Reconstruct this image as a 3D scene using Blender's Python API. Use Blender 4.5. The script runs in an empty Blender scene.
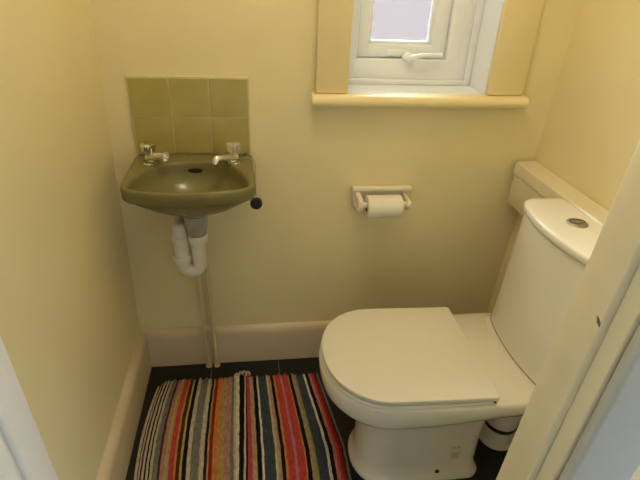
import bpy, bmesh, math, random
from mathutils import Vector, Matrix
random.seed(7)
PI = math.pi
scene = bpy.context.scene
COL = scene.collection

# ------------------------------------------------------------------ materials
def nodes(name):
    m = bpy.data.materials.new(name)
    m.use_nodes = True
    nt = m.node_tree
    b = nt.nodes['Principled BSDF']
    return m, nt, b

def mat(name, color, rough=0.5, metal=0.0, spec=0.5, noise=0.0, nscale=12.0, bump=0.0, bscale=80.0,
        trans=0.0, ior=1.45, coat=0.0, rough_noise=0.0):
    m, nt, b = nodes(name)
    b.inputs['Base Color'].default_value = (*color, 1)
    b.inputs['Roughness'].default_value = rough
    b.inputs['Metallic'].default_value = metal
    b.inputs['Specular IOR Level'].default_value = spec
    b.inputs['IOR'].default_value = ior
    b.inputs['Transmission Weight'].default_value = trans
    b.inputs['Coat Weight'].default_value = coat
    tc = nt.nodes.new('ShaderNodeTexCoord')
    if noise > 0:
        n = nt.nodes.new('ShaderNodeTexNoise')
        n.inputs['Scale'].default_value = nscale
        n.inputs['Detail'].default_value = 5
        nt.links.new(tc.outputs['Object'], n.inputs['Vector'])
        r = nt.nodes.new('ShaderNodeValToRGB')
        r.color_ramp.elements[0].position = 0.3
        r.color_ramp.elements[1].position = 0.7
        r.color_ramp.elements[0].color = (*[c * (1 - noise) for c in color], 1)
        r.color_ramp.elements[1].color = (*[min(1, c * (1 + noise)) for c in color], 1)
        nt.links.new(n.outputs['Fac'], r.inputs['Fac'])
        nt.links.new(r.outputs['Color'], b.inputs['Base Color'])
    if bump > 0:
        n2 = nt.nodes.new('ShaderNodeTexNoise')
        n2.inputs['Scale'].default_value = bscale
        n2.inputs['Detail'].default_value = 3
        nt.links.new(tc.outputs['Object'], n2.inputs['Vector'])
        bp = nt.nodes.new('ShaderNodeBump')
        bp.inputs['Strength'].default_value = bump
        bp.inputs['Distance'].default_value = 0.004
        nt.links.new(n2.outputs['Fac'], bp.inputs['Height'])
        nt.links.new(bp.outputs['Normal'], b.inputs['Normal'])
    return m

M = {}
M['wall'] = mat('cream_wall_paint', (0.85, 0.745, 0.45), 0.42, noise=0.03, nscale=3.0, bump=0.25, bscale=22, spec=0.35)
M['gloss_cream'] = mat('cream_gloss_paint', (0.88, 0.745, 0.43), 0.28, noise=0.02, nscale=6, bump=0.10, bscale=30)
M['skirt'] = mat('magnolia_gloss_paint', (0.70, 0.575, 0.39), 0.22, noise=0.03, nscale=5, bump=0.12, bscale=26)
M['white_paint'] = mat('white_gloss_paint', (0.82, 0.81, 0.78), 0.3, noise=0.02, nscale=6, bump=0.08, bscale=30)
M['frame_paint'] = mat('door_frame_paint', (0.82, 0.73, 0.52), 0.35, noise=0.05, nscale=9, bump=0.15, bscale=40)
M['shaded_white_paint'] = mat('white_gloss_paint_shaded', (0.52, 0.52, 0.49), 0.35, noise=0.03, nscale=6, bump=0.08, bscale=30)  # white gloss paint greyed, the hall-side shade is put into its colour
M['ceiling'] = mat('white_ceiling_paint', (0.8, 0.77, 0.7), 0.8, noise=0.02, nscale=4)
M['upvc'] = mat('white_window_plastic', (0.90, 0.93, 0.97), 0.25)
M['ceramic'] = mat('white_ceramic', (0.83, 0.785, 0.67), 0.10, coat=0.3)
M['seat'] = mat('white_seat_plastic', (0.81, 0.76, 0.655), 0.17)
M['olive_ceramic'] = mat('olive_green_ceramic', (0.195, 0.172, 0.066), 0.20, noise=0.04, nscale=8, coat=0.0)
M['chrome'] = mat('chrome', (0.80, 0.80, 0.80), 0.12, metal=1.0)
M['brushed'] = mat('brushed_metal', (0.42, 0.41, 0.38), 0.35, metal=1.0, noise=0.1, nscale=40)
M['acrylic'] = mat('clear_acrylic', (0.92, 0.90, 0.88), 0.08, trans=0.7, ior=1.49)
M['dark'] = mat('dark_hole', (0.012, 0.011, 0.010), 0.6)
M['rubber'] = mat('black_rubber', (0.016, 0.017, 0.016), 0.4)
M['white_plastic'] = mat('white_pipe_plastic', (0.76, 0.73, 0.66), 0.35, noise=0.03, nscale=15)
M['grey_plastic'] = mat('grey_waste_fitting', (0.33, 0.32, 0.26), 0.35, noise=0.1, nscale=40)
M['pipe_paint'] = mat('painted_copper_pipe', (0.72, 0.60, 0.36), 0.3, noise=0.04, nscale=20)
M['paper'] = mat('toilet_paper', (0.88, 0.83, 0.72), 0.95, noise=0.02, nscale=60, bump=0.3, bscale=220)
M['card'] = mat('cardboard_core', (0.25, 0.18, 0.11), 0.9)
M['holder'] = mat('white_holder_ceramic', (0.84, 0.78, 0.64), 0.2)
M['ledge'] = mat('cream_board_paint', (0.80, 0.72, 0.52), 0.3, noise=0.03, nscale=8, bump=0.1, bscale=30)
M['print'] = mat('grey_print', (0.30, 0.28, 0.24), 0.5)
M['bulb'] = mat('lamp_glass', (0.9, 0.85, 0.75), 0.4)

def wall_tiles():
    m, nt, b = nodes('olive_glazed_tile')
    b.inputs['Base Color'].default_value = (0.30, 0.255, 0.075, 1)
    b.inputs['Roughness'].default_value = 0.14
    return m
M['tile'] = mat('olive_glazed_tile', (0.44, 0.37, 0.115), 0.25, noise=0.06, nscale=14)
M['grout'] = mat('tile_grout', (0.62, 0.55, 0.29), 0.8, noise=0.08, nscale=40)

def floor_mat():
    m, nt, b = nodes('dark_slate_floor_tile')
    tc = nt.nodes.new('ShaderNodeTexCoord')
    mp = nt.nodes.new('ShaderNodeMapping')
    mp.inputs['Location'].default_value = (-0.2365, 0.60, 0)
    br = nt.nodes.new('ShaderNodeTexBrick')
    br.offset = 0.0
    br.inputs['Scale'].default_value = 1.0
    br.inputs['Brick Width'].default_value = 0.25
    br.inputs['Row Height'].default_value = 0.62
    br.inputs['Mortar Size'].default_value = 0.0018
    br.inputs['Color1'].default_value = (0.020, 0.020, 0.019, 1)
    br.inputs['Color2'].default_value = (0.026, 0.026, 0.024, 1)
    br.inputs['Mortar'].default_value = (0.16, 0.15, 0.12, 1)
    nt.links.new(tc.outputs['Object'], mp.inputs['Vector'])
    nt.links.new(mp.outputs['Vector'], br.inputs['Vector'])
    n = nt.nodes.new('ShaderNodeTexNoise'); n.inputs['Scale'].default_value = 25; n.inputs['Detail'].default_value = 6
    nt.links.new(tc.outputs['Object'], n.inputs['Vector'])
    mix = nt.nodes.new('ShaderNodeMix'); mix.data_type = 'RGBA'; mix.blend_type = 'MULTIPLY'
    mix.inputs['Factor'].default_value = 0.35
    nt.links.new(br.outputs['Color'], mix.inputs[6])
    nt.links.new(n.outputs['Fac'], mix.inputs[7])
    nt.links.new(mix.outputs[2], b.inputs['Base Color'])
    bp = nt.nodes.new('ShaderNodeBump'); bp.inputs['Strength'].default_value = 0.2; bp.inputs['Distance'].default_value = 0.003
    nt.links.new(n.outputs['Fac'], bp.inputs['Height'])
    nt.links.new(bp.outputs['Normal'], b.inputs['Normal'])
    b.inputs['Roughness'].default_value = 0.55
    b.inputs['Specular IOR Level'].default_value = 0.3
    return m
M['floor'] = floor_mat()

def brick_mat():
    m, nt, b = nodes('red_brick')
    tc = nt.nodes.new('ShaderNodeTexCoord')
    mp = nt.nodes.new('ShaderNodeMapping')
    mp.inputs['Rotation'].default_value = (PI / 2, 0, 0)
    br = nt.nodes.new('ShaderNodeTexBrick')
    br.inputs['Scale'].default_value = 1.0
    br.inputs['Brick Width'].default_value = 0.225
    br.inputs['Row Height'].default_value = 0.075
    br.inputs['Mortar Size'].default_value = 0.006
    br.inputs['Color1'].default_value = (0.052, 0.034, 0.031, 1)
    br.inputs['Color2'].default_value = (0.057, 0.037, 0.034, 1)
    br.inputs['Mortar'].default_value = (0.060, 0.044, 0.041, 1)
    nt.links.new(tc.outputs['Object'], mp.inputs['Vector'])
    nt.links.new(mp.outputs['Vector'], br.inputs['Vector'])
    nt.links.new(br.outputs['Color'], b.inputs['Base Color'])
    b.inputs['Roughness'].default_value = 0.9
    return m
M['brick'] = brick_mat()
M['paving'] = mat('concrete_paving', (0.45, 0.44, 0.42), 0.9, noise=0.1, nscale=5)
M['carpet'] = mat('hall_carpet', (0.20, 0.19, 0.18), 0.95, noise=0.15, nscale=60)

def glass_mat(name, haze):
    m = bpy.data.materials.new(name); m.use_nodes = True
    nt = m.node_tree; nt.nodes.clear()
    out = nt.nodes.new('ShaderNodeOutputMaterial')
    tr = nt.nodes.new('ShaderNodeBsdfTransparent'); tr.inputs['Color'].default_value = (0.95, 0.97, 0.97, 1)
    gl = nt.nodes.new('ShaderNodeBsdfGlossy'); gl.inputs['Roughness'].default_value = 0.03
    tl = nt.nodes.new('ShaderNodeBsdfTranslucent'); tl.inputs['Color'].default_value = (0.42, 0.385, 0.41, 1)
    mx0 = nt.nodes.new('ShaderNodeMixShader'); mx0.inputs[0].default_value = haze
    fr = nt.nodes.new('ShaderNodeFresnel'); fr.inputs['IOR'].default_value = 1.35
    mx = nt.nodes.new('ShaderNodeMixShader')
    nt.links.new(tr.outputs[0], mx0.inputs[1]); nt.links.new(tl.outputs[0], mx0.inputs[2])
    nt.links.new(fr.outputs[0], mx.inputs[0])
    nt.links.new(mx0.outputs[0], mx.inputs[1]); nt.links.new(gl.outputs[0], mx.inputs[2])
    nt.links.new(mx.outputs[0], out.inputs['Surface'])
    return m
M['glass'] = glass_mat('obscured_glass', 0.05)
M['clear'] = glass_mat('clear_glass', 0.0)

# ------------------------------------------------------------------ geometry helpers
def obj(name, bm, material, parent=None, smooth=True, angle=35, recalc=True):
    if recalc:
        bmesh.ops.recalc_face_normals(bm, faces=bm.faces)
    me = bpy.data.meshes.new(name)
    bm.to_mesh(me); bm.free()
    for mm in (material if isinstance(material, (list, tuple)) else [material]):
        me.materials.append(mm)
    if smooth:
        for p in me.polygons: p.use_smooth = True
        me.set_sharp_from_angle(angle=math.radians(angle))
    o = bpy.data.objects.new(name, me)
    COL.objects.link(o)
    if parent:
        o.parent = parent
        # parents are Empties / meshes that carry only a location
        off = Vector((0, 0, 0)); q = parent
        while q: off += q.location; q = q.parent
        for v in me.vertices: v.co -= off
    return o

def thing(name, label, cat, loc, group=None):
    o = bpy.data.objects.new(name, None)
    o.empty_display_size = 0.05
    COL.objects.link(o); o.location = loc
    return tag(o, label, cat, group)

def tag(o, label, cat, group=None):
    o['label'] = label; o['category'] = cat
    if group: o['group'] = group
    return o

def struct(name, bm, m, parent=None, label=None, **k):
    o = obj(name, bm, m, parent, **k)
    if not parent:
        o['kind'] = 'structure'
        o['label'] = label; o['category'] = name.split('_')[0]
    return o

def add_box(bm, x0, y0, z0, x1, y1, z1, bev=0.0, seg=2):
    r = bmesh.ops.create_cube(bm, size=1.0)
    vs = r['verts']
    for v in vs:
        v.co = Vector(((x0 + x1) / 2 + v.co.x * (x1 - x0), (y0 + y1) / 2 + v.co.y * (y1 - y0), (z0 + z1) / 2 + v.co.z * (z1 - z0)))
    if bev > 0:
        es = list({e for v in vs for e in v.link_edges})
        bmesh.ops.bevel(bm, geom=es, offset=bev, segments=seg, profile=0.5, affect='EDGES')
    return bm

def box(*a, **k):
    return add_box(bmesh.new(), *a, **k)

def add_loft(bm, rings, cap0=True, cap1=True, closed=True):
    vr = [[bm.verts.new(p) for p in r] for r in rings]
    n = len(rings[0])
    for a, b in zip(vr[:-1], vr[1:]):
        for i in range(n if closed else n - 1):
            j = (i + 1) % n
            bm.faces.new((a[i], a[j], b[j], b[i]))
    if cap0: bm.faces.new(vr[0][::-1])
    if cap1: bm.faces.new(vr[-1])
    return bm

def loft(rings, **k):
    return add_loft(bmesh.new(), rings, **k)

def circle_pts(c, u, v, r, n):
    return [c + u * (r * math.cos(2 * PI * i / n)) + v * (r * math.sin(2 * PI * i / n)) for i in range(n)]

def add_tube(bm, pts, r, n=20, caps=True):
    pts = [Vector(p) for p in pts]
    rad = r if isinstance(r, (list, tuple)) else [r] * len(pts)
    rings = []; ref = None
    for i, p in enumerate(pts):
        t = (pts[min(i + 1, len(pts) - 1)] - pts[max(i - 1, 0)]).normalized()
        if ref is None:
            ref = Vector((0, 0, 1)) if abs(t.z) < 0.9 else Vector((1, 0, 0))
        u = (ref - t * ref.dot(t)).normalized(); ref = u
        v = t.cross(u)
        rings.append(circle_pts(p, u, v, rad[i], n))
    return add_loft(bm, rings, caps, caps)

def tube(pts, r, **k):
    return add_tube(bmesh.new(), pts, r, **k)

def add_lathe(bm, base, axis, prof, n=32, caps=True):
    base = Vector(base); a = Vector(axis).normalized()
    u = a.orthogonal().normalized(); v = a.cross(u)
    return add_loft(bm, [circle_pts(base + a * h, u, v, max(r, 1e-4), n) for h, r in prof], caps, caps)

def lathe(base, axis, prof, **k):
    return add_lathe(bmesh.new(), base, axis, prof, **k)

def arc_path(pts, radii, seg=10):
    """polyline with rounded corners"""
    pts = [Vector(p) for p in pts]; out = [pts[0]]
    for i in range(1, len(pts) - 1):
        r = radii[i - 1]
        a = (pts[i - 1] - pts[i]).normalized(); b = (pts[i + 1] - pts[i]).normalized()
        p0 = pts[i] + a * r; p1 = pts[i] + b * r
        for k in range(seg + 1):
            t = k / seg
            out.append(p0 * (1 - t) ** 2 + pts[i] * 2 * t * (1 - t) + p1 * t * t)
    out.append(pts[-1])
    return out

def prism_x(bm, prof, x0, x1):      # prof: (y,z)
    return add_loft(bm, [[(x0, y, z) for y, z in prof], [(x1, y, z) for y, z in prof]])
def prism_y(bm, prof, y0, y1):      # prof: (x,z)
    return add_loft(bm, [[(x, y0, z) for x, z in prof], [(x, y1, z) for x, z in prof]])
def lean(bm, k, z0=0.88):
    for v in bm.verts: v.co.x += k * (v.co.z - z0)
    return bm

# ------------------------------------------------------------------ room shell
H = 2.42
YF = -0.955                         # room face of the wall with the doorway
YH = -1.030                         # hall face of that wall
def XL(z): return -0.012 + 0.020 * z
def XR(z): return 1.305 + 0.036 * z
DL, DR = 0.110, 0.833               # faces of the door frame linings
DT = 2.02
WX0, WX1, WZ0, WZ1 = 0.672, 1.128, 0.985, 2.12   # hole in the back wall

struct('floor', box(-0.6, -3.2, -0.12, 2.4, 0.30, 0.0), M['floor'], label='dark slate tiled floor under the striped rug', smooth=False)
struct('ceiling', box(-0.6, -3.2, H, 2.4, 0.30, H + 0.1), M['ceiling'], label='plain pale ceiling over the small toilet room', smooth=False)
bm = bmesh.new()
prism_y(bm, [(XL(0) - 0.12, 0), (XL(0), 0), (XL(H), H), (XL(0) - 0.12, H)], YH, 0.0)
struct('wall_left', bm, M['wall'], label='cream painted left wall beside the wash basin', smooth=False)
bm = bmesh.new()
prism_y(bm, [(XR(0), 0), (XR(0) + 0.22, 0), (XR(0) + 0.22, H), (XR(H), H)], YH, 0.0)
struct('wall_right', bm, M['wall'], label='cream painted right wall behind the cistern', smooth=False)
bm = bmesh.new()
add_box(bm, -0.3, 0, 0, 1.6, 0.25, WZ0)
add_box(bm, -0.3, 0, WZ1, 1.6, 0.25, H)
add_box(bm, -0.3, 0, WZ0, WX0, 0.25, WZ1)
add_box(bm, WX1, 0, WZ0, 1.6, 0.25, WZ1)
struct('wall_back', bm, M['wall'], label='cream painted back wall with the small window', smooth=False)
bm = bmesh.new()
KL, KR = -0.032, 0.052               # door posts leaned apart towards the top to match lens distortion
def xl_(z): return DL - 0.030 + KL * (z - 0.88)
def xr_(z): return DR + 0.030 + KR * (z - 0.88)
prism_y(bm, [(XL(0) - 0.12, 0), (xl_(0), 0), (xl_(DT), DT), (XL(0) - 0.12, DT)], YH, YF)
prism_y(bm, [(xr_(0), 0), (XR(0) + 0.22, 0), (XR(0) + 0.22, DT), (xr_(DT), DT)], YH, YF)
add_box(bm, XL(0) - 0.12, YH, DT, XR(0) + 0.22, YF, H)
struct('wall_front', bm, M['wall'], label='wall around the doorway at the front of the room', smooth=False)

# hallway the photo is taken from: side walls and an end wall with an open daylit doorway
bm = bmesh.new(); add_box(bm, -0.56, -3.2, 0, -0.46, YH, H)
struct('wall_hall_left', bm, M['white_paint'], label='pale left wall of the hallway', smooth=False)
HY0, HY1, HZ0, HZ1 = -2.15, -1.50, 1.20, 1.72
bm = bmesh.new()
add_box(bm, 2.1, -3.2, 0, 2.2, HY0, H)
add_box(bm, 2.1, HY1, 0, 2.2, YH, H)
add_box(bm, 2.1, HY0, 0, 2.2, HY1, HZ0)
add_box(bm, 2.1, HY0, HZ1, 2.2, HY1, H)
struct('wall_hall_right', bm, M['white_paint'], label='pale right wall of the hallway with a daylit opening', smooth=False)
struct('wall_hall_end', box(-0.5, -3.2, 0, 2.15, -3.1, H), M['white_paint'], label='pale end wall of the hallway', smooth=False)

# skirting boards
def skirt_prof(s, h=0.163, t=0.02):
    p = [(0, 0), (s * t, 0), (s * t, h - 0.030)]
    for k in range(1, 9):
        a = k / 8 * PI / 2
        p.append((s * t * (0.0 + math.cos(a)) if k < 8 else s * 0.001, h - 0.030 + 0.030 * math.sin(a)))
    p.append((0, h))
    return p
bm = bmesh.new(); prism_x(bm, [(y, z) for y, z in skirt_prof(-1)], XL(0), XR(0))
struct('baseboard_back', bm, M['skirt'], label='cream gloss skirting board along the back wall', angle=50)
bm = bmesh.new(); prism_y(bm, [(XL(0) + x, z) for x, z in skirt_prof(1, t=0.029)], YF, -0.0205)
bmesh.ops.translate(bm, verts=bm.verts, vec=(-0.001, 0, 0))
struct('baseboard_left', bm, M['skirt'], label='cream gloss skirting board along the left wall', angle=50)
bm = bmesh.new(); prism_y(bm, [(XR(0) + x, z) for x, z in skirt_prof(-1)], YF, -0.0205)
struct('baseboard_right', bm, M['skirt'], label='cream gloss skirting board behind the toilet', angle=50)

# ------------------------------------------------------------------ door frame (linings, stops)
d = bpy.data.objects.new('door_1', None); COL.objects.link(d)
d.location = ((DL + DR) / 2, YF, 0); d['kind'] = 'structure'
d['label'] = 'painted wooden door frame the photo looks through'; d['category'] = 'door frame'
obj('jamb', lean(box(DL - 0.030, YH, 0, DL - 0.006, -0.997, DT, bev=0.002), KL), M['white_paint'], d, angle=50)
obj('door_stop', lean(box(DL - 0.030, -0.997, 0, DL, YF + 0.014, DT, bev=0.004), KL), M['white_paint'], d, angle=50)
obj('jamb', lean(box(DR + 0.013, YH, 0, DR + 0.030, -1.002, DT, bev=0.002), KR), M['frame_paint'], d, angle=50)
obj('door_stop', lean(box(DR, -1.002, 0, DR + 0.030, YF + 0.014, DT, bev=0.0025), KR), M['frame_paint'], d, angle=50)
obj('head', box(xl_(DT) + 0.031, YH, DT - 0.03, xr_(DT) - 0.031, YF + 0.014, DT, bev=0.003), M['frame_paint'], d, angle=50)
# small chip in the paint of the right jamb
bm = bmesh.new()
ch = [(-0.992, 0.958), (-0.996, 0.950), (-1.0025, 0.9475), (-1.001, 0.953), (-0.9965, 0.957)]
add_loft(bm, [[(DR - 0.0006, y, z) for y, z in ch], [(DR + 0.0005, y, z) for y, z in ch]])
lean(bm, KR)
obj('paint_chip', bm, mat('bare_wood_chip', (0.16, 0.10, 0.05), 0.8), d, smooth=False)
# architraves on the hall side
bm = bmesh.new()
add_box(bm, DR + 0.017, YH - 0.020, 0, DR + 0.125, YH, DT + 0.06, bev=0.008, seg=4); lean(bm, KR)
struct('trim_6', bm, M['shaded_white_paint'], label='white architrave with shade put into its colour beside the right door jamb', angle=50)
bm = bmesh.new()
add_box(bm, DL - 0.085, YH - 0.020, 0, DL - 0.016, YH, DT + 0.06, bev=0.005, seg=3); lean(bm, KL)
struct('trim_7', bm, M['white_paint'], label='white architrave beside the left door jamb', angle=50)

# ------------------------------------------------------------------ window
w = bpy.data.objects.new('window_1', None); COL.objects.link(w)
w.location = (0.90, 0.12, 1.01); w['kind'] = 'structure'
w['label'] = 'small white casement window in the back wall'; w['category'] = 'window'
IX0, IX1, IZ0 = 0.686, 1.114, 1.008     # inside of the reveal linings
bm = bmesh.new()
add_box(bm, WX0, -0.001, IZ0 - 0.02, IX0, 0.13, WZ1)
add_box(bm, IX1, -0.001, IZ0 - 0.02, WX1, 0.13, WZ1)
add_box(bm, IX0, -0.001, WZ1 - 0.015, IX1, 0.13, WZ1)
obj('reveal_lining', bm, M['upvc'], w, smooth=False)
def rect_frame(x0, z0, x1, z1, wl, wr, wb, wt, y0, y1, bev=0.003):
    bm = bmesh.new()
    add_box(bm, x0, y0, z0, x0 + wl, y1, z1, bev)
    add_box(bm, x1 - wr, y0, z0, x1, y1, z1, bev)
    add_box(bm, x0 + wl - bev, y0 + 0.0003, z0, x1 - wr + bev, y1, z0 + wb, bev)
    add_box(bm, x0 + wl - bev, y0 + 0.0003, z1 - wt, x1 - wr + bev, y1, z1, bev)
    return bm
SX0, SX1, SZ0, SZ1 = 0.737, 1.026, 1.083, 1.36
bm = rect_frame(IX0, IZ0, IX1, WZ1 - 0.015, 0.045, 0.045, SZ0 - IZ0, 0.045, 0.13, 0.20)
add_box(bm, IX0 + 0.04, 0.1303, SZ0 - 0.004, SX0, 0.1997, SZ1 + 0.004, 0.003)
add_box(bm, SX1, 0.1303, SZ0 - 0.004, IX1 - 0.04, 0.1997, SZ1 + 0.004, 0.003)
add_box(bm, IX0 + 0.04, 0.1306, SZ1, IX1 - 0.04, 0.1994, SZ1 + 0.045, 0.003)     # transom under the unseen, added fanlight
obj('frame', bm, M['upvc'], w, angle=50)
obj('added_fanlight_pane', box(IX0 + 0.043, 0.172, SZ1 + 0.043, IX1 - 0.043, 0.178, WZ1 - 0.058), M['clear'], w, smooth=False)  # out of view, added to let more sky light onto reveal and sill
obj('frame_bead', rect_frame(IX0, IZ0, IX1, WZ1 - 0.015, 0.018, 0.022, 0.016, 0.02, 0.117, 0.130, 0.002), M['upvc'], w, angle=50)
obj('sash', rect_frame(SX0 + 0.002, SZ0 + 0.002, SX1 - 0.002, SZ1, 0.036, 0.046, 0.040, 0.05, 0.146, 0.196, 0.004), M['upvc'], w, angle=50)
GX0, GX1, GZ0, GZ1 = SX0 + 0.038, SX1 - 0.048, SZ0 + 0.042, SZ1 - 0.05
obj('glazing_bead', rect_frame(GX0 - 0.002, GZ0 - 0.002, GX1 + 0.002, GZ1, 0.009, 0.015, 0.012, 0.01, 0.150, 0.170, 0.003), M['upvc'], w, angle=50)
obj('pane', box(GX0, 0.172, GZ0, GX1, 0.178, GZ1), M['glass'], w, smooth=False)
# handle: keep plate, boss and lever lying along the bottom of the sash
bm = bmesh.new()
add_box(bm, 0.832, 0.138, 1.090, 0.905, 0.147, 1.110, bev=0.004)
obj('handle_plate', bm, M['upvc'], w, angle=50)
bm = bmesh.new()
hp = arc_path([(0.885, 0.120, 1.090), (0.912, 0.108, 1.091), (0.935, 0.106, 1.099), (1.003, 0.112, 1.103)], [0.014, 0.012])
add_tube(bm, hp, [0.010 - 0.0035 * i / (len(hp) - 1) for i in range(len(hp))], n=14)
add_lathe(bm, (0.898, 0.147, 1.090), (0, -1, 0), [(0, 0.016), (0.022, 0.016), (0.036, 0.014), (0.040, 0.008)], n=24)
hd = obj('handle', bm, M['upvc'], w, angle=50)
obj('screw', lathe((0.903, 0.1075, 1.088), (0, -1, 0), [(0, 0.004), (0.001, 0.004), (0.0012, 0.003)], n=14), M['dark'], hd)

# architrave boards and sill of the window
struct('trim_1', box(0.592, -0.020, 1.009, 0.687, -0.0005, 2.22, bev=0.004), M['gloss_cream'], label='cream board framing the window on the left', angle=50)
struct('trim_2', box(1.114, -0.020, 1.009, 1.226, -0.0005, 2.22, bev=0.004), M['gloss_cream'], label='cream board framing the window on the right', angle=50)
struct('trim_3', box(0.688, -0.020, 2.11, 1.113, -0.0005, 2.22, bev=0.004), M['gloss_cream'], label='cream board over the top of the window', angle=50)
bm = bmesh.new()
pf = [(0.0, 0.972), (-0.030, 0.972)]
for k in range(0, 11):
    a = -PI / 2 + PI * k / 10
    pf.append((-0.030 - 0.017 * math.cos(a), 0.990 + 0.018 * math.sin(a)))
pf += [(0.0, 1.008)]
prism_x(bm, pf, 0.582, 1.238)
struct('trim_4', bm, M['gloss_cream'], label='cream window sill with a rounded nose', angle=40)
struct('trim_5', box(IX0 + 0.0005, 0.0005, 0.986, IX1 - 0.0005, 0.128, 1.0075), M['upvc'], label='white inner sill board at the foot of the window', smooth=False)

# outdoors: neighbouring brick wall across a narrow passage
struct('wall_outside', box(-3.0, 2.3, -0.6, 5.0, 2.5, 1.55), M['brick'], label='blurred red brick wall seen through the window', smooth=False)
struct('wall_sky_blocker', box(-3.0, -0.05, H + 0.101, 5.0, 0.25, 6.0), M['brick'], label='unseen upper wall added above the window to keep sky light off the brick', smooth=False)  # unseen, added to block sky light so the brick stays darker
struct('floor_outside', box(-3.0, 0.31, -0.7, 5.0, 2.3, -0.6), M['paving'], label='paved passage outside the window', smooth=False)

# ------------------------------------------------------------------ splashback of six olive tiles
ts, tx, tz = 0.1083, 0.0763, 1.0430
t = thing('splashback', 'six olive green glazed tiles on the wall above the basin', 'tiles', (tx + 1.5 * ts, 0, tz - 2 * ts))
bm = bmesh.new()
add_box(bm, tx - 0.003, -0.0065, tz - 2 * ts - 0.001, tx + 3 * ts + 0.002, -0.0003, tz + 0.003, bev=0.001)
obj('grout', bm, M['grout'], t, smooth=False)
for i in range(3):
    for j in range(2):
        obj('tile', box(tx + i * ts + 0.0016, -0.0085, tz - (j + 1) * ts + 0.0016, tx + (i + 1) * ts - 0.0016, -0.0062, tz - j * ts - 0.0016, bev=0.0011), M['tile'], t, angle=20)

# ------------------------------------------------------------------ wash basin
BX, BY = 0.243, -0.150
def resample(poly, c, n):
    out = []
    for i in range(n):
        a = 2 * PI * i / n
        dx, dy = math.cos(a), math.sin(a); best = None
        for k in range(len(poly)):
            x0, y0 = poly[k]; x1, y1 = poly[(k + 1) % len(poly)]
            ex, ey = x1 - x0, y1 - y0
            den = dx * ey - dy * ex
            if abs(den) < 1e-12: continue
            s = ((x0 - c[0]) * ey - (y0 - c[1]) * ex) / den
            q = ((x0 - c[0]) * dy - (y0 - c[1]) * dx) / den
            if s > 0 and -1e-6 <= q <= 1 + 1e-6 and (best is None or s < best): best = s
        out.append((c[0] + dx * best, c[1] + dy * best))
    return out
def bez(p0, p1, p2, n=14):
    return [((1 - u) ** 2 * p0[0] + 2 * u * (1 - u) * p1[0] + u * u * p2[0], (1 - u) ** 2 * p0[1] + 2 * u * (1 - u) * p1[1] + u * u * p2[1]) for u in [k / n for k in range(n + 1)]]
outer = [(0.078, -0.0005), (0.070, -0.012)] + [(0.070, -0.17)] \
    + bez((0.070, -0.215), (0.070, -0.262), (0.120, -0.277)) + bez((0.135, -0.281), (0.243, -0.305), (0.352, -0.281)) \
    + bez((0.365, -0.277), (0.416, -0.262), (0.416, -0.215)) + [(0.414, -0.17), (0.408, -0.012), (0.400, -0.0005)]
inner = bez((0.092, -0.205), (0.112, -0.108), (0.165, -0.082)) + bez((0.170, -0.0795), (0.205, -0.063), (0.243, -0.063))[:-1] + bez((0.243, -0.063), (0.281, -0.063), (0.316, -0.0795)) + bez((0.321, -0.082), (0.374, -0.108), (0.394, -0.205)) \
    + bez((0.396, -0.235), (0.392, -0.258), (0.345, -0.266)) + bez((0.335, -0.268), (0.243, -0.284), (0.151, -0.268)) + bez((0.140, -0.266), (0.090, -0.258), (0.091, -0.225))
NB = 128
RO = resample(outer, (BX, BY), NB)
RI = resample(inner, (BX, BY), NB)
def ring(src, k, z, c=(BX, BY), ymax=-0.0005):
    return [(c[0] + (x - c[0]) * k, min(ymax, c[1] + (y - c[1]) * k), z) for x, y in src]
def inset(src, d_, z, ymax=-0.0005):
    out = []
    for x, y in src:
        v = Vector((x - BX, y - BY)); L = v.length; v = v * ((L - d_) / L)
        yy = BY + v.y
        out.append((BX + v.x, min(ymax, yy) if y < -0.02 else y, z))
    return out
ZB = 0.822
def bowl(k, z, cy=-0.165):
    return [(BX + (x - BX) * k, BY + (y - BY) * k + (cy - BY) * (1 - k), z) for x, y in RI]
def circ(r, z): return [(BX + r * math.cos(2 * PI * i / NB), BY + r * math.sin(2 * PI * i / NB), z) for i in range(NB)]
def under(k, z, r=0.036):
    a = ring(RO, 1, z); c_ = circ(r, z)
    return [(p[0] * k + q[0] * (1 - k), min(-0.0005, p[1] * k + q[1] * (1 - k)), z) for p, q in zip(a, c_)]
b = thing('wash_basin', 'small olive green ceramic hand basin fixed to the back wall', 'basin', (BX, -0.0005, 0.70))
rings = [under(0, 0.698), under(0, 0.706), under(0.12, 0.711), under(0.30, 0.721), under(0.50, 0.736), under(0.68, 0.754), under(0.82, 0.769), under(0.92, 0.780),
         inset(RO, 0.009, 0.783), inset(RO, 0.003, 0.785), inset(RO, 0.0, 0.789), inset(RO, 0.0, ZB - 0.007), inset(RO, 0.002, ZB - 0.002), inset(RO, 0.006, ZB),
         bowl(1.035, ZB - 0.0008), bowl(1.005, ZB - 0.003), bowl(0.985, ZB - 0.009), bowl(0.96, ZB - 0.026), bowl(0.925, ZB - 0.040),
         bowl(0.82, ZB - 0.057), bowl(0.58, ZB - 0.076), bowl(0.28, ZB - 0.096), bowl(0.14, ZB - 0.102)]
obj('bowl', loft(rings), M['olive_ceramic'], b, angle=60)
obj('drain', lathe((BX, -0.165, ZB - 0.1015), (0, 0, 1), [(0, 0.024), (0.002, 0.024), (0.003, 0.020), (0.001, 0.016), (0.0005, 0.002)], n=28), M['chrome'], b)
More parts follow.
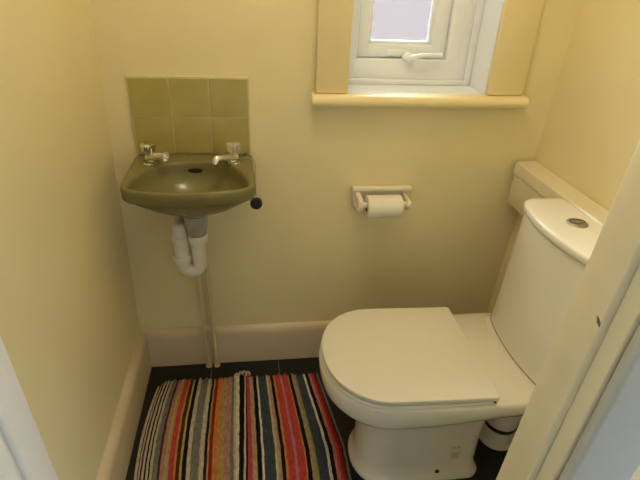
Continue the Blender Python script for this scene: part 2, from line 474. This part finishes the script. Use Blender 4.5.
# overflow slot in the rear of the bowl
bm = bmesh.new()
sl = []
for k in range(28):
    a = 2 * PI * k / 28
    sl.append((0.0225 * math.cos(a), 0.0072 * math.sin(a)))
nrm = Vector((0, -0.98, 0.17)).normalized(); upv = Vector((0, 0.17, 0.98)).normalized()
oc = Vector((BX + 0.002, -0.0675, ZB - 0.027))
r0 = [oc + Vector((1, 0, 0)) * p + upv * q - nrm * 0.006 for p, q in sl]
r1 = [oc + Vector((1, 0, 0)) * p + upv * q + nrm * 0.0012 for p, q in sl]
add_loft(bm, [r0, r1])
obj('overflow', bm, M['dark'], b, smooth=False)
# two pillar taps with clear knobs
def make_tap(x, y, dx, dy, L):
    tb = obj('tap', lathe((x, y, ZB - 0.004), (0, 0, 1), [(0, 0.018), (0.005, 0.018), (0.007, 0.013), (0.023, 0.0125), (0.026, 0.010), (0.034, 0.009)], n=28), M['chrome'], b)
    dv = Vector((dx, dy, 0)).normalized()
    p = Vector((x, y, ZB + 0.014))
    path = arc_path([p - dv * 0.004, p + dv * (L * 0.5) + Vector((0, 0, 0.010)), p + dv * L + Vector((0, 0, 0.017)), p + dv * (L + 0.004) + Vector((0, 0, 0.004))], [0.015, 0.008])
    obj('spout', tube(path, [0.0130 - 0.0025 * i / (len(path) - 1) for i in range(len(path))], n=18), M['chrome'], tb, angle=60)
    if x < BX:
        obj('nozzle', lathe(p + dv * (L - 0.004) + Vector((0, 0, 0.015)), dv + Vector((0, 0, 0.35)), [(0, 0.0095), (0.016, 0.0105), (0.017, 0.007)], n=20), M['acrylic'], tb)
    else:
        obj('nozzle', lathe(p + dv * (L + 0.004) + Vector((0, 0, 0.005)), (0, 0, -1), [(0, 0.0095), (0.007, 0.0095), (0.0075, 0.007)], n=20), M['chrome'], tb)
    # fluted knob
    bm = bmesh.new(); rr = []
    for h, r in [(0.026, 0.009), (0.029, 0.0130), (0.038, 0.0165), (0.050, 0.0190), (0.056, 0.0185), (0.060, 0.012)]:
        rr.append([(x + r * (1 + 0.09 * math.cos(6 * 2 * PI * i / 48)) * math.cos(2 * PI * i / 48), y + r * (1 + 0.09 * math.cos(6 * 2 * PI * i / 48)) * math.sin(2 * PI * i / 48), ZB + h) for i in range(48)])
    add_loft(bm, rr)
    kn = obj('knob', bm, M['acrylic'] if x > BX else M['chrome'], tb, angle=50)
    return tb
make_tap(0.122, -0.078, 0.86, -0.50, 0.050)
tr = make_tap(0.357, -0.076, -0.66, -0.75, 0.072)
# waste fitting and trap below the basin
obj('waste_fitting', lathe((BX, BY, 0.712), (0, 0, -1), [(0, 0.037), (0.012, 0.036), (0.034, 0.034), (0.060, 0.031), (0.080, 0.027)], n=32), M['grey_plastic'], b)
TX = 0.193
path = arc_path([(BX, BY, 0.640), (BX, BY, 0.508), (TX, BY, 0.508), (TX, BY, 0.650), (TX - 0.004, -0.004, 0.650)], [0.0255, 0.0245, 0.028], seg=12)
wt = obj('waste_trap', tube(path, 0.0205, n=26), M['white_plastic'], b, angle=60)
obj('nut', lathe((BX, BY, 0.607), (0, 0, 1), [(0, 0.022), (0.001, 0.0275), (0.006, 0.029), (0.020, 0.029), (0.024, 0.027), (0.0245, 0.022)], n=28), M['white_plastic'], wt, angle=50)
obj('nut', lathe((TX, BY, 0.540), (0, 0, 1), [(0, 0.021), (0.001, 0.026), (0.005, 0.0275), (0.018, 0.0275), (0.022, 0.025), (0.0225, 0.021)], n=28), M['white_plastic'], wt, angle=50)
obj('nut', lathe((TX, BY, 0.612), (0, 0, 1), [(0, 0.021), (0.001, 0.024), (0.012, 0.0245), (0.015, 0.021)], n=28), M['white_plastic'], wt, angle=50)
obj('seal', lathe((TX - 0.003, -0.018, 0.650), (0, 1, 0), [(0, 0.028), (0.004, 0.031), (0.016, 0.031)], n=28), M['grey_plastic'], wt, angle=50)

# plug on its bead chain
pg = thing('basin_plug', 'black rubber plug hanging on a chain off the right side of the basin', 'plug', (0.4165, -0.085, 0.683))
pts = arc_path([(0.372, -0.048, ZB + 0.0025), (0.398, -0.045, ZB + 0.0025), (0.4165, -0.070, ZB + 0.0025), (0.4165, -0.085, 0.712)], [0.008, 0.014])
bm = bmesh.new(); L = 0; step = 0.0042
acc = []
for a, c in zip(pts[:-1], pts[1:]):
    n_ = max(1, int((c - a).length / 0.0007))
    acc += [a.lerp(c, k / n_) for k in range(n_)]
last = None
for p in acc:
    if last is None or (p - last).length >= step:
        bmesh.ops.create_icosphere(bm, subdivisions=1, radius=0.0019, matrix=Matrix.Translation(p)); last = p
add_tube(bm, pts, 0.0007, n=6)
obj('chain', bm, M['brushed'], pg)
obj('stopper', lathe((0.4165, -0.0935, 0.695), (0, 1, 0), [(0, 0.012), (0.002, 0.017), (0.008, 0.0185), (0.014, 0.0185), (0.017, 0.016), (0.018, 0.004)], n=30), M['rubber'], pg, angle=50)
obj('ring', lathe((0.4165, -0.0865, 0.712), (0, 1, 0), [(0, 0.0035), (0.003, 0.0035)], n=14), M['brushed'], pg)

# supply pipes down the wall, in front of the skirting
for xt, xb, lab in [(0.217, 0.226, 'left one of two painted pipes running down below the basin'), (0.249, 0.256, 'right one of two painted pipes running down below the basin')]:
    y0 = -0.032
    bm = bmesh.new()
    add_tube(bm, [(xt - 0.005, y0, 0.650), (xt, y0, 0.44), (xb, y0, 0.0)], 0.0078, n=18)
    p_ = obj('water_pipe', bm, M['pipe_paint'])
    tag(p_, lab, 'pipe', 'supply pipes under the basin')
    off = Vector((xb, y0, 0.0)); p_.location = off
    for v in p_.data.vertices: v.co -= off
    obj('collar', lathe((xb, y0, 0.0), (0, 0, 1), [(0, 0.0115), (0.004, 0.0115), (0.006, 0.0085)], n=20), M['pipe_paint'], p_)

# ------------------------------------------------------------------ toilet roll holder + roll
h = thing('toilet_roll_holder', 'white ceramic toilet roll holder on the back wall below the window', 'holder', (0.82, -0.0005, 0.63))
obj('backplate', box(0.728, -0.012, 0.640, 0.917, -0.0005, 0.712, bev=0.004, seg=3), M['holder'], h, angle=50)
obj('top_lip', box(0.724, -0.022, 0.698, 0.921, -0.0005, 0.715, bev=0.005, seg=3), M['holder'], h, angle=50)
for x0, x1, hh, zc in ((0.734, 0.750, 0.022, 0.674), (0.893, 0.905, 0.017, 0.673)):
    rr = []
    for y, dz in [(-0.010, 1.15), (-0.040, 1.05), (-0.064, 1.0), (-0.075, 0.86), (-0.081, 0.55)]:
        rr.append([(x0, y, zc - hh * dz), (x1, y, zc - hh * dz), (x1, y, zc + hh * dz), (x0, y, zc + hh * dz)])
    bm = loft(rr)
    bmesh.ops.bevel(bm, geom=[e for e in bm.edges], offset=0.002, segments=2, affect='EDGES')
    obj('arm', bm, M['holder'], h, angle=50)
obj('spindle', lathe((0.749, -0.064, 0.673), (1, 0, 0), [(0, 0.0105), (0.145, 0.0105)], n=20), M['holder'], h)
rl = thing('toilet_roll', 'white toilet roll on the wall holder', 'toilet roll', (0.82, -0.064, 0.632))
bm = bmesh.new(); rr = []
RY, RZ = -0.064, 0.6675
RX0, RX1 = 0.763, 0.876
for k, (r_, x_) in enumerate([(0.0175, RX0 + 0.001), (0.033, RX0), (0.0355, RX0 + 0.002), (0.036, RX0 + 0.005), (0.036, RX1 - 0.005), (0.0355, RX1 - 0.002), (0.033, RX1), (0.0175, RX1 - 0.001)]):
    rr.append([(x_, RY - r_ * math.cos(2 * PI * i / 48), RZ + r_ * math.sin(2 * PI * i / 48)) for i in range(48)])
rr.append(rr[0])
add_loft(bm, rr, cap0=False, cap1=False)
bmesh.ops.remove_doubles(bm, verts=bm.verts, dist=1e-6)
obj('paper', bm, M['paper'], rl, angle=45)
bm = bmesh.new(); rr = []
for r_, x_ in [(0.0172, RX0 + 0.0005), (0.0172, RX1 - 0.0005), (0.0160, RX1 - 0.0005), (0.0160, RX0 + 0.0005)]:
    rr.append([(x_, RY - r_ * math.cos(2 * PI * i / 40), RZ + r_ * math.sin(2 * PI * i / 40)) for i in range(40)])
rr.append(rr[0]); add_loft(bm, rr, cap0=False, cap1=False)
bmesh.ops.remove_doubles(bm, verts=bm.verts, dist=1e-6)
obj('core', bm, M['card'], rl, angle=45)

# ------------------------------------------------------------------ board fixed to the right wall behind the cistern
LY0, LY1 = YF + 0.002, -0.014
g = thing('backboard', 'cream boxed board along the right wall behind the cistern', 'board', (1.31, LY1, 0.655))
XW = XR(0.7) - 0.001
bm = bmesh.new()
pf = [(XW, 0.756), (1.264, 0.756), (1.262, 0.760), (1.266, 0.792), (1.270, 0.797), (XW + 0.0025, 0.799)]
prism_y(bm, pf, LY0, LY1)
obj('cap_board', bm, M['ledge'], g, angle=30)
obj('front_panel', box(1.266, LY0, 0.652, XW - 0.0015, LY1 - 0.001, 0.7545, bev=0.004), M['ledge'], g, angle=40)
obj('screw_cap', lathe((1.2665, LY1 - 0.022, 0.740), (-1, 0, 0), [(0, 0.006), (0.002, 0.0055), (0.003, 0.003)], n=18), M['upvc'], g)

# ------------------------------------------------------------------ toilet
TY = -0.462
def dshape(xf, xb, hw, a, rb, z, yc=TY, nf=40, nc=6, ns=8):
    """plan outline: front half-ellipse towards -x, straight sides, rounded back corners"""
    p = []
    for k in range(nf + 1):
        th = PI / 2 + PI * k / nf
        ct, st = math.cos(th), math.sin(th)
        e = 0.93
        p.append((xf + a + a * math.copysign(abs(ct) ** e, ct), yc + hw * math.copysign(abs(st) ** e, st), z))
    for k in range(1, ns + 1):
        p.append((xf + a + (xb - rb - xf - a) * k / ns, yc - hw, z))
    for k in range(1, nc + 1):
        an = -PI / 2 + PI / 2 * k / nc
        p.append((xb - rb + rb * math.cos(an), yc - hw + rb + rb * math.sin(an), z))
    for k in range(0, nc + 1):
        an = PI / 2 * k / nc
        p.append((xb - rb + rb * math.cos(an), yc + hw - rb + rb * math.sin(an), z))
    for k in range(1, ns):
        p.append((xb - rb + (xf + a - xb + rb) * k / ns, yc + hw, z))
    return p
T = thing('toilet', 'white close-coupled toilet with its lid down', 'toilet', (0.90, TY, 0))
rings = [dshape(0.682, 1.066, 0.113, 0.10, 0.040, 0.0), dshape(0.681, 1.067, 0.114, 0.10, 0.040, 0.010), dshape(0.684, 1.063, 0.109, 0.10, 0.038, 0.017),
         dshape(0.691, 1.056, 0.102, 0.10, 0.034, 0.028), dshape(0.695, 1.050, 0.099, 0.10, 0.03, 0.06), dshape(0.697, 1.050, 0.098, 0.10, 0.03, 0.16),
         dshape(0.695, 1.054, 0.101, 0.105, 0.03, 0.235), dshape(0.687, 1.060, 0.108, 0.11, 0.03, 0.262), dshape(0.664, 1.068, 0.122, 0.125, 0.03, 0.284),
         dshape(0.630, 1.080, 0.145, 0.145, 0.03, 0.302), dshape(0.604, 1.110, 0.163, 0.160, 0.03, 0.320), dshape(0.590, 1.18, 0.174, 0.168, 0.03, 0.337),
         dshape(0.583, 1.262, 0.180, 0.173, 0.025, 0.346), dshape(0.578, 1.266, 0.184, 0.176, 0.025, 0.360), dshape(0.576, 1.267, 0.185, 0.178, 0.025, 0.380),
         dshape(0.578, 1.266, 0.183, 0.177, 0.025, 0.3875), dshape(0.584, 1.262, 0.179, 0.175, 0.022, 0.391)]
def sm(u): u = max(0.0, min(1.0, u)); return u * u * (3 - 2 * u)
rings = [[(x, y, z - 0.020 * sm((1.06 - x) / 0.22) * sm((z - 0.245) / 0.03) * sm((0.372 - z) / 0.03)) for x, y, z in rg] for rg in rings]
rings = [[(x, y + 0.036 * max(0.0, 1.0 - x) * sm((z - 0.25) / 0.09), z) for x, y, z in rg] for rg in rings]
obj('pan', loft(rings), M['ceramic'], T, angle=60)
def skew(rg, k=0.036): return [(x, y + max(0.0, 1.0 - x) * k, z) for x, y, z in rg]
rings = [dshape(0.585, 0.994, 0.179, 0.165, 0.010, 0.3925), dshape(0.580, 0.999, 0.1835, 0.168, 0.010, 0.394), dshape(0.579, 1.000, 0.1845, 0.168, 0.010, 0.4000),
         dshape(0.581, 0.998, 0.1825, 0.167, 0.010, 0.4030)]
obj('seat', loft([skew(q) for q in rings]), M['seat'], T, angle=50)
rings = [dshape(0.586, 0.995, 0.180, 0.165, 0.008, 0.4065), dshape(0.583, 0.999, 0.1830, 0.166, 0.008, 0.4080), dshape(0.5825, 1.000, 0.1838, 0.166, 0.008, 0.4105),
         dshape(0.5825, 1.000, 0.1838, 0.166, 0.008, 0.4190), dshape(0.5840, 0.999, 0.1825, 0.165, 0.007, 0.4205), dshape(0.5885, 0.995, 0.1785, 0.162, 0.007, 0.4211),
         dshape(0.603, 0.985, 0.166, 0.153, 0.006, 0.4225), dshape(0.635, 0.960, 0.138, 0.135, 0.006, 0.4247), dshape(0.67, 0.93, 0.105, 0.11, 0.006, 0.4262), dshape(0.72, 0.90, 0.060, 0.07, 0.006, 0.4269)]
obj('lid', loft([skew(q) for q in rings]), M['seat'], T, angle=40)
for s in (-1, 1):
    obj('hinge', lathe((0.988, TY + s * 0.1815, 0.4048), (0, s, 0), [(0, 0.0022), (0.0035, 0.0022), (0.004, 0.0015)], n=12), M['dark'], T)
# cistern
def cshape(xf, bulge, rc, hw, xb, z, n=48, nb=8):
    p = []
    for k in range(n + 1):
        u = -math.cos(PI * k / n)          # -1..1
        y = TY + hw * u
        x = xf + bulge * u * u + rc * (1 - (1 - abs(u) ** 14) ** 0.5)
        p.append((x, y, z))
    for k in range(1, nb + 1):
        p.append((xf + bulge + rc + (xb - xf - bulge - rc) * k / nb, TY + hw, z))
    for k in range(1, nb):
        p.append((xb, TY + hw - 2 * hw * k / nb, z))
    for k in range(0, nb):
        p.append((xb - (xb - xf - bulge - rc) * k / nb, TY - hw, z))
    return p
CB = 1.258
rings = [cshape(1.098, 0.020, 0.03, 0.174, CB, 0.3905), cshape(1.103, 0.020, 0.03, 0.170, CB, 0.396), cshape(1.108, 0.022, 0.03, 0.165, CB, 0.402), cshape(1.109, 0.022, 0.03, 0.164, CB, 0.42),
         cshape(1.113, 0.026, 0.03, 0.165, CB, 0.58), cshape(1.117, 0.030, 0.03, 0.165, CB, 0.7705)]
obj('cistern', loft(rings), M['ceramic'], T, angle=50)
# dark band painted as the thin shadow line where the cistern body meets the pan collar
obj('cistern_shadow_band', loft([cshape(1.1065, 0.022, 0.03, 0.1665, CB, 0.4025), cshape(1.1065, 0.022, 0.03, 0.1665, CB, 0.4045)]), mat('painted_joint_shadow', (0.25, 0.21, 0.13), 0.7), T, smooth=False)
rings = [cshape(1.115, 0.030, 0.03, 0.165, CB, 0.7735), cshape(1.1125, 0.030, 0.03, 0.168, CB + 0.001, 0.775), cshape(1.111, 0.031, 0.03, 0.1695, CB + 0.002, 0.780), cshape(1.111, 0.031, 0.03, 0.1695, CB + 0.002, 0.790),
         cshape(1.113, 0.031, 0.03, 0.168, CB + 0.001, 0.7945), cshape(1.118, 0.031, 0.03, 0.163, CB, 0.797), cshape(1.135, 0.030, 0.03, 0.147, CB - 0.012, 0.7985)]
cl = obj('cistern_lid', loft(rings), M['ceramic'], T, angle=50)
BXc, BYc = 1.203, -0.452
obj('flush_button', lathe((BXc, BYc, 0.7975), (0, 0, 1), [(0, 0.0255), (0.003, 0.0255), (0.0042, 0.024), (0.0036, 0.0215), (0.0030, 0.0205), (0.0048, 0.0195), (0.0055, 0.012), (0.0056, 0.002)], n=40), M['brushed'], cl, angle=25)
bm = bmesh.new()
for dy in (-1, 1):
    ap = [(BXc + 0.019 * math.cos(a), BYc + 0.002 + 0.011 * dy * math.sin(a), 0.8034) for a in [PI * k / 12 for k in range(13)]]
    add_tube(bm, ap, 0.0007, n=6)
obj('button_seam', bm, M['dark'], cl)
# fixing hole and printed mark on the side of the pedestal
YS = TY - 0.1005
obj('fixing_hole', lathe((0.929, TY - 0.100, 0.030), (0, -1, 0.25), [(0, 0.0065), (0.0032, 0.0065), (0.0034, 0.005)], n=20), M['dark'], T)
bm = bmesh.new()
YM = TY - 0.0995
for cx in (0.966, 0.980):
    add_tube(bm, [(cx + 0.0045 * math.cos(a), YM, 0.124 + 0.007 * math.sin(a)) for a in [PI * k / 10 * 1.2 - 0.3 for k in range(11)]], 0.0009, n=6)
for i, z in enumerate((0.104, 0.096, 0.089, 0.082)):
    add_tube(bm, [(0.962 + 0.003 * (i % 2), YM + 0.0004, z), (0.990 - 0.004 * (i % 3), YM + 0.0004, z)], 0.0006, n=6)
obj('printed_mark', bm, M['print'], T)
# waste outlet from the back of the pan bending down into the floor
PX, PY = 1.180, -0.438
path = arc_path([(1.03, PY, 0.235), (PX, PY, 0.235), (PX, PY, 0.012)], [0.07], seg=12)
wo = obj('waste_outlet', tube(path, 0.045, n=32), M['white_plastic'], T, angle=50)
obj('collar', lathe((PX, PY, 0.0), (0, 0, 1), [(0, 0.058), (0.006, 0.060), (0.012, 0.058), (0.014, 0.053), (0.060, 0.053), (0.064, 0.050)], n=36), M['white_plastic'], wo, angle=50)
obj('seal', lathe((PX, PY, 0.066), (0, 0, 1), [(0, 0.049), (0.003, 0.0525), (0.010, 0.0525), (0.012, 0.047)], n=36), M['rubber'], wo, angle=50)
obj('collar', lathe((PX, PY, 0.082), (0, 0, 1), [(0, 0.046), (0.002, 0.052), (0.050, 0.052), (0.056, 0.046)], n=36), M['white_plastic'], wo, angle=50)

# ------------------------------------------------------------------ striped rag rug
C = dict(be=(0.46, 0.40, 0.30), wh=(0.58, 0.53, 0.44), bk=(0.010, 0.009, 0.008), gy=(0.17, 0.16, 0.135), gg=(0.16, 0.17, 0.125), ma=(0.075, 0.022, 0.025),
         mv=(0.36, 0.19, 0.165), yl=(0.44, 0.33, 0.08), ol=(0.36, 0.25, 0.09), rd=(0.42, 0.062, 0.038), cr=(0.42, 0.055, 0.075), og=(0.50, 0.19, 0.055), br=(0.07, 0.024, 0.012),
         nv=(0.045, 0.055, 0.085), tl=(0.050, 0.065, 0.055), tn=(0.38, 0.25, 0.13), pk=(0.45, 0.16, 0.13), dr=(0.24, 0.022, 0.014), gn=(0.24, 0.24, 0.13))
left = [(136.2, 'be'), (138.8, 'bk'), (139.8, 'be'), (141.2, 'ma'), (142.8, 'be'), (145.0, 'bk'), (146.6, 'be'), (148.8, 'bk'), (150.2, 'be'), (152.7, 'gy'), (157.8, 'ma'),
        (160.0, 'mv'), (164.2, 'yl'), (166.0, 'ol'), (168.1, 'cr'), (170.6, 'rd'), (173.1, 'og'), (175.2, 'br'), (179.0, 'yl'), (181.2, 'bk'), (185.2, 'be'), (189.0, 'gg'), (192.5, 'gy'),
        (197.4, 'be'), (201.9, 'bk'), (204.7, 'tn'), (206.4, 'dr'), (210.0, 'og'), (216.2, 'ol'), (221.4, 'mv'), (228.3, 'gy'), (232.3, 'be'), (235.0, 'wh')]
right = [(237.0, 'bk'), (241.0, 'be'), (243.4, 'bk'), (245.8, 'cr'), (250.8, 'tn'), (255.8, 'bk'), (260.6, 'wh'), (263.0, 'nv'), (269.8, 'tl'), (274.5, 'be'), (277.2, 'tn'),
         (280.7, 'bk'), (284.5, 'og'), (287.0, 'rd'), (291.0, 'cr'), (294.5, 'pk'), (297.2, 'cr'), (301.4, 'rd'), (304.8, 'og'), (306.6, 'bk'), (310.9, 'tn'), (314.4, 'gn'),
         (317.2, 'tl'), (320.5, 'nv'), (328.0, 'wh'), (331.0, 'bk'), (335.4, 'pk'), (339.0, 'cr'), (341.8, 'dr'), (345.4, 'bk'), (347.0, 'gy')]
LE, FO, RE = 136.2, 237.0, 349.7
stripes = [((p - LE) / (FO - LE), c) for p, c in left] + [(1 + (p - FO) / (RE - FO), c) for p, c in right]

def rug_mat():
    m, nt, bs = nodes('striped_rag_weave')
    uv = nt.nodes.new('ShaderNodeUVMap'); uv.uv_map = 'UVMap'
    nz = nt.nodes.new('ShaderNodeTexNoise'); nz.inputs['Scale'].default_value = 30; nz.inputs['Detail'].default_value = 3
    tc = nt.nodes.new('ShaderNodeTexCoord')
    nt.links.new(tc.outputs['Object'], nz.inputs['Vector'])
    sep = nt.nodes.new('ShaderNodeSeparateXYZ'); nt.links.new(uv.outputs['UV'], sep.inputs[0])
    # slight wobble of the stripe borders
    sub = nt.nodes.new('ShaderNodeMath'); sub.operation = 'MULTIPLY_ADD'
    sub.inputs[1].default_value = 0.016; sub.inputs[2].default_value = -0.008
    nt.links.new(nz.outputs['Fac'], sub.inputs[0])
    add = nt.nodes.new('ShaderNodeMath'); add.operation = 'ADD'
    nt.links.new(sep.outputs['X'], add.inputs[0]); nt.links.new(sub.outputs[0], add.inputs[1])
    def ramp(lst, lo, hi):
        # chained constant ramps (32 stops at most each)
        mr = nt.nodes.new('ShaderNodeMapRange'); mr.inputs[1].default_value = lo; mr.inputs[2].default_value = hi
        nt.links.new(add.outputs[0], mr.inputs[0])
        r = nt.nodes.new('ShaderNodeValToRGB'); cr_ = r.color_ramp; cr_.interpolation = 'CONSTANT'
        els = [((s - lo) / (hi - lo), C[c]) for s, c in lst]
        cr_.elements[0].position = max(0, els[0][0]); cr_.elements[0].color = (*els[0][1], 1)
        cr_.elements[1].position = els[1][0]; cr_.elements[1].color = (*els[1][1], 1)
        for p, c in els[2:]:
            e = cr_.elements.new(p); e.color = (*c, 1)
        nt.links.new(mr.outputs[0], r.inputs[0])
        return r.outputs['Color']
    cuts = [0, 17, 33, 49, len(stripes)]
    col = None
    for a, e in zip(cuts[:-1], cuts[1:]):
        lo = stripes[a][0]; hi = stripes[e][0] if e < len(stripes) else 2.0
        c = ramp(stripes[a:e], lo, hi)
        if col is None: col = c
        else:
            gt = nt.nodes.new('ShaderNodeMath'); gt.operation = 'GREATER_THAN'; gt.inputs[1].default_value = lo
            nt.links.new(add.outputs[0], gt.inputs[0])
            mx = nt.nodes.new('ShaderNodeMix'); mx.data_type = 'RGBA'
            nt.links.new(gt.outputs[0], mx.inputs['Factor']); nt.links.new(col, mx.inputs[6]); nt.links.new(c, mx.inputs[7])
            col = mx.outputs[2]
    n2 = nt.nodes.new('ShaderNodeTexNoise'); n2.inputs['Scale'].default_value = 160; n2.inputs['Detail'].default_value = 4
    mp = nt.nodes.new('ShaderNodeMapping'); mp.inputs['Scale'].default_value = (1.0, 0.35, 1.0)
    nt.links.new(tc.outputs['Object'], mp.inputs['Vector']); nt.links.new(mp.outputs['Vector'], n2.inputs['Vector'])
    rr_ = nt.nodes.new('ShaderNodeMapRange'); rr_.inputs[1].default_value = 0.3; rr_.inputs[2].default_value = 0.7; rr_.inputs[3].default_value = 0.85; rr_.inputs[4].default_value = 1.40
    nt.links.new(n2.outputs['Fac'], rr_.inputs[0])
    mu = nt.nodes.new('ShaderNodeVectorMath'); mu.operation = 'SCALE'
    nt.links.new(col, mu.inputs[0]); nt.links.new(rr_.outputs[0], mu.inputs['Scale'])
    nt.links.new(mu.outputs[0], bs.inputs['Base Color'])
    bs.inputs['Roughness'].default_value = 0.95; bs.inputs['Specular IOR Level'].default_value = 0.1
    # weave: fine bands across and along
    wv = nt.nodes.new('ShaderNodeTexWave'); wv.bands_direction = 'Y'; wv.inputs['Scale'].default_value = 55; wv.inputs['Distortion'].default_value = 1.5
    nt.links.new(tc.outputs['Object'], wv.inputs['Vector'])
    ad2 = nt.nodes.new('ShaderNodeMath'); ad2.operation = 'ADD'
    nt.links.new(wv.outputs['Fac'], ad2.inputs[0]); nt.links.new(n2.outputs['Fac'], ad2.inputs[1])
    bp = nt.nodes.new('ShaderNodeBump'); bp.inputs['Strength'].default_value = 0.5; bp.inputs['Distance'].default_value = 0.002
    nt.links.new(ad2.outputs[0], bp.inputs['Height']); nt.links.new(bp.outputs['Normal'], bs.inputs['Normal'])
    return m
M['rug'] = rug_mat()

def lerp(a, c, u): return a + (c - a) * u
def build_rug():
    bm = bmesh.new(); uvl = bm.loops.layers.uv.new('UVMap')
    bounds = [s for s, _ in stripes] + [2.0]
    cols = []                               # (s, stripe index, position in stripe)
    for i in range(len(stripes)):
        k = max(3, int((bounds[i + 1] - bounds[i]) / 0.012))
        for j in range(k): cols.append((lerp(bounds[i], bounds[i + 1], j / k), i, j / k))
    cols.append((1.9999, len(stripes) - 1, 1.0))
    rnd = [random.uniform(-0.005, 0.005) for _ in stripes]
    NY = 44; Y1 = -0.70
    grid = []
    for s, i, f in cols:
        col_ = []
        # far edge: loops at the end of each weft stripe, bunched and raised at the ruck
        dc = abs(s - 1.0)
        ruck = math.exp(-(dc / 0.075) ** 2)
        far = -0.108 - 0.006 * s + rnd[i] + 0.005 * math.sin(PI * f) + 0.004 * ruck
        if s < 0.09: far -= 0.030 * (1 - s / 0.09)
        for j in range(NY + 1):
            v = (j / NY) ** 1.15
            y = lerp(far, Y1, v)
            q = (-0.105 - y) / 0.40             # 0 at far edge, 1 near the frame's bottom
            xl = 0.060 - 0.076 * q + 0.060 * q * q
            xf = 0.341 + 0.003 * q
            xr = 0.624 + 0.064 * q - 0.004 * q * q
            if y < -0.33: xr = min(xr, 0.674)
            x = lerp(xl, xf, s) if s <= 1 else lerp(xf, xr, s - 1)
            z = 0.0085 + 0.0012 * math.sin(PI * f) + 0.0016 * math.sin(9 * s + 4 * y) + 0.0010 * math.sin(23 * s - 7 * y)
            fade = max(0.0, 1 - v * 1.1)
            z += (0.006 * fade + 0.004) * ruck
            x += 0.010 * fade * ruck * math.sin((s - 1.0) * 30)
            z += 0.004 * math.exp(-(v / 0.03) ** 2) * (0.5 + 0.5 * math.sin(i * 2.3))
            col_.append(bm.verts.new((x, y, z)))
        grid.append(col_)
    for a in range(len(grid) - 1):
        for j in range(NY):
            fc = bm.faces.new((grid[a][j + 1], grid[a + 1][j + 1], grid[a + 1][j], grid[a][j]))
            us = (cols[a][0], cols[a + 1][0], cols[a + 1][0], cols[a][0])
            vs = ((j + 1) / NY, (j + 1) / NY, j / NY, j / NY)
            for lp, u, v in zip(fc.loops, us, vs): lp[uvl].uv = (u, v)
    o = obj('rag_rug', bm, M['rug'], recalc=False, angle=80)
    md = o.modifiers.new('thickness', 'SOLIDIFY'); md.thickness = 0.0055; md.offset = -1
    return o
rug = build_rug()
lm = mat('beige_weft_yarn', (0.46, 0.38, 0.25), 0.95, noise=0.12, nscale=120)
for x0, y0, r0 in ((0.331, -0.103, 0.0055), (0.345, -0.099, 0.0065), (0.358, -0.097, 0.0075), (0.371, -0.099, 0.0060)):
    lp_ = [(x0 + r0 * math.cos(a), y0 - 0.006 + 1.5 * r0 * math.sin(a), 0.017 + 0.002 * math.sin(a)) for a in [PI * (k / 10 * 1.3 - 0.15) for k in range(11)]]
    obj('weft_loop', tube(lp_, 0.0042, n=8), lm, rug)
tag(rug, 'striped multicoloured rag rug with a ruck in the middle on the floor', 'rug')

# ------------------------------------------------------------------ light
world = bpy.data.worlds.new('World'); scene.world = world
world.use_nodes = True
bg = world.node_tree.nodes['Background']
bg.inputs['Color'].default_value = (0.80, 0.90, 1.0, 1)
nt = world.node_tree
wtc = nt.nodes.new('ShaderNodeTexCoord'); wsp = nt.nodes.new('ShaderNodeSeparateXYZ'); wmr = nt.nodes.new('ShaderNodeMapRange')
wmr.inputs[1].default_value = 0.25; wmr.inputs[2].default_value = 0.8; wmr.inputs[3].default_value = 5.5; wmr.inputs[4].default_value = 58.0
nt.links.new(wtc.outputs['Generated'], wsp.inputs[0]); nt.links.new(wsp.outputs['Z'], wmr.inputs[0]); nt.links.new(wmr.outputs[0], bg.inputs['Strength'])

def area(name, loc, rot, sx, sy, power, color, portal=False):
    l = bpy.data.lights.new(name, 'AREA'); l.shape = 'RECTANGLE'; l.size = sx; l.size_y = sy
    l.energy = power; l.color = color
    o = bpy.data.objects.new(name, l); COL.objects.link(o); o.location = loc; o.rotation_euler = rot
    if portal: l.cycles.is_portal = True
    return o
area('window_portal', (0.90, 0.26, 1.55), (-PI / 2, 0, 0), 0.46, 1.15, 1, (1, 1, 1), True)
area('hall_portal', (2.15, (HY0 + HY1) / 2, (HZ0 + HZ1) / 2), (0, PI / 2, 0), HZ1 - HZ0, HY1 - HY0, 1, (1, 1, 1), True)

pl = bpy.data.lights.new('ceiling_lamp', 'POINT'); pl.energy = 11.2; pl.color = (1.0, 0.87, 0.62); pl.shadow_soft_size = 0.10
po = bpy.data.objects.new('ceiling_lamp', pl); COL.objects.link(po); po.location = (0.55, -0.50, 2.22)

# ------------------------------------------------------------------ camera
cd = bpy.data.cameras.new('Camera'); cam = bpy.data.objects.new('Camera', cd); COL.objects.link(cam)
R = Vector((0.99078575, -0.12876805, 0.04198071)); U = Vector((0.02708916, 0.49210607, 0.87011367)); F = Vector((0.1327018, 0.860959, -0.4910599))
cam.matrix_world = Matrix(((R.x, U.x, -F.x, 0.40874683), (R.y, U.y, -F.y, -1.43223347), (R.z, U.z, -F.z, 1.33037415), (0, 0, 0, 1)))
cd.sensor_fit = 'HORIZONTAL'; cd.sensor_width = 36.0; cd.lens = 487.6573 / 640 * 36.0
cd.clip_start = 0.02
scene.camera = cam
scene.view_settings.view_transform = 'Standard'
scene.view_settings.look = 'None'
scene.view_settings.gamma = 1.0
scene.view_settings.exposure = 0.0
scene.view_settings.use_curve_mapping = False
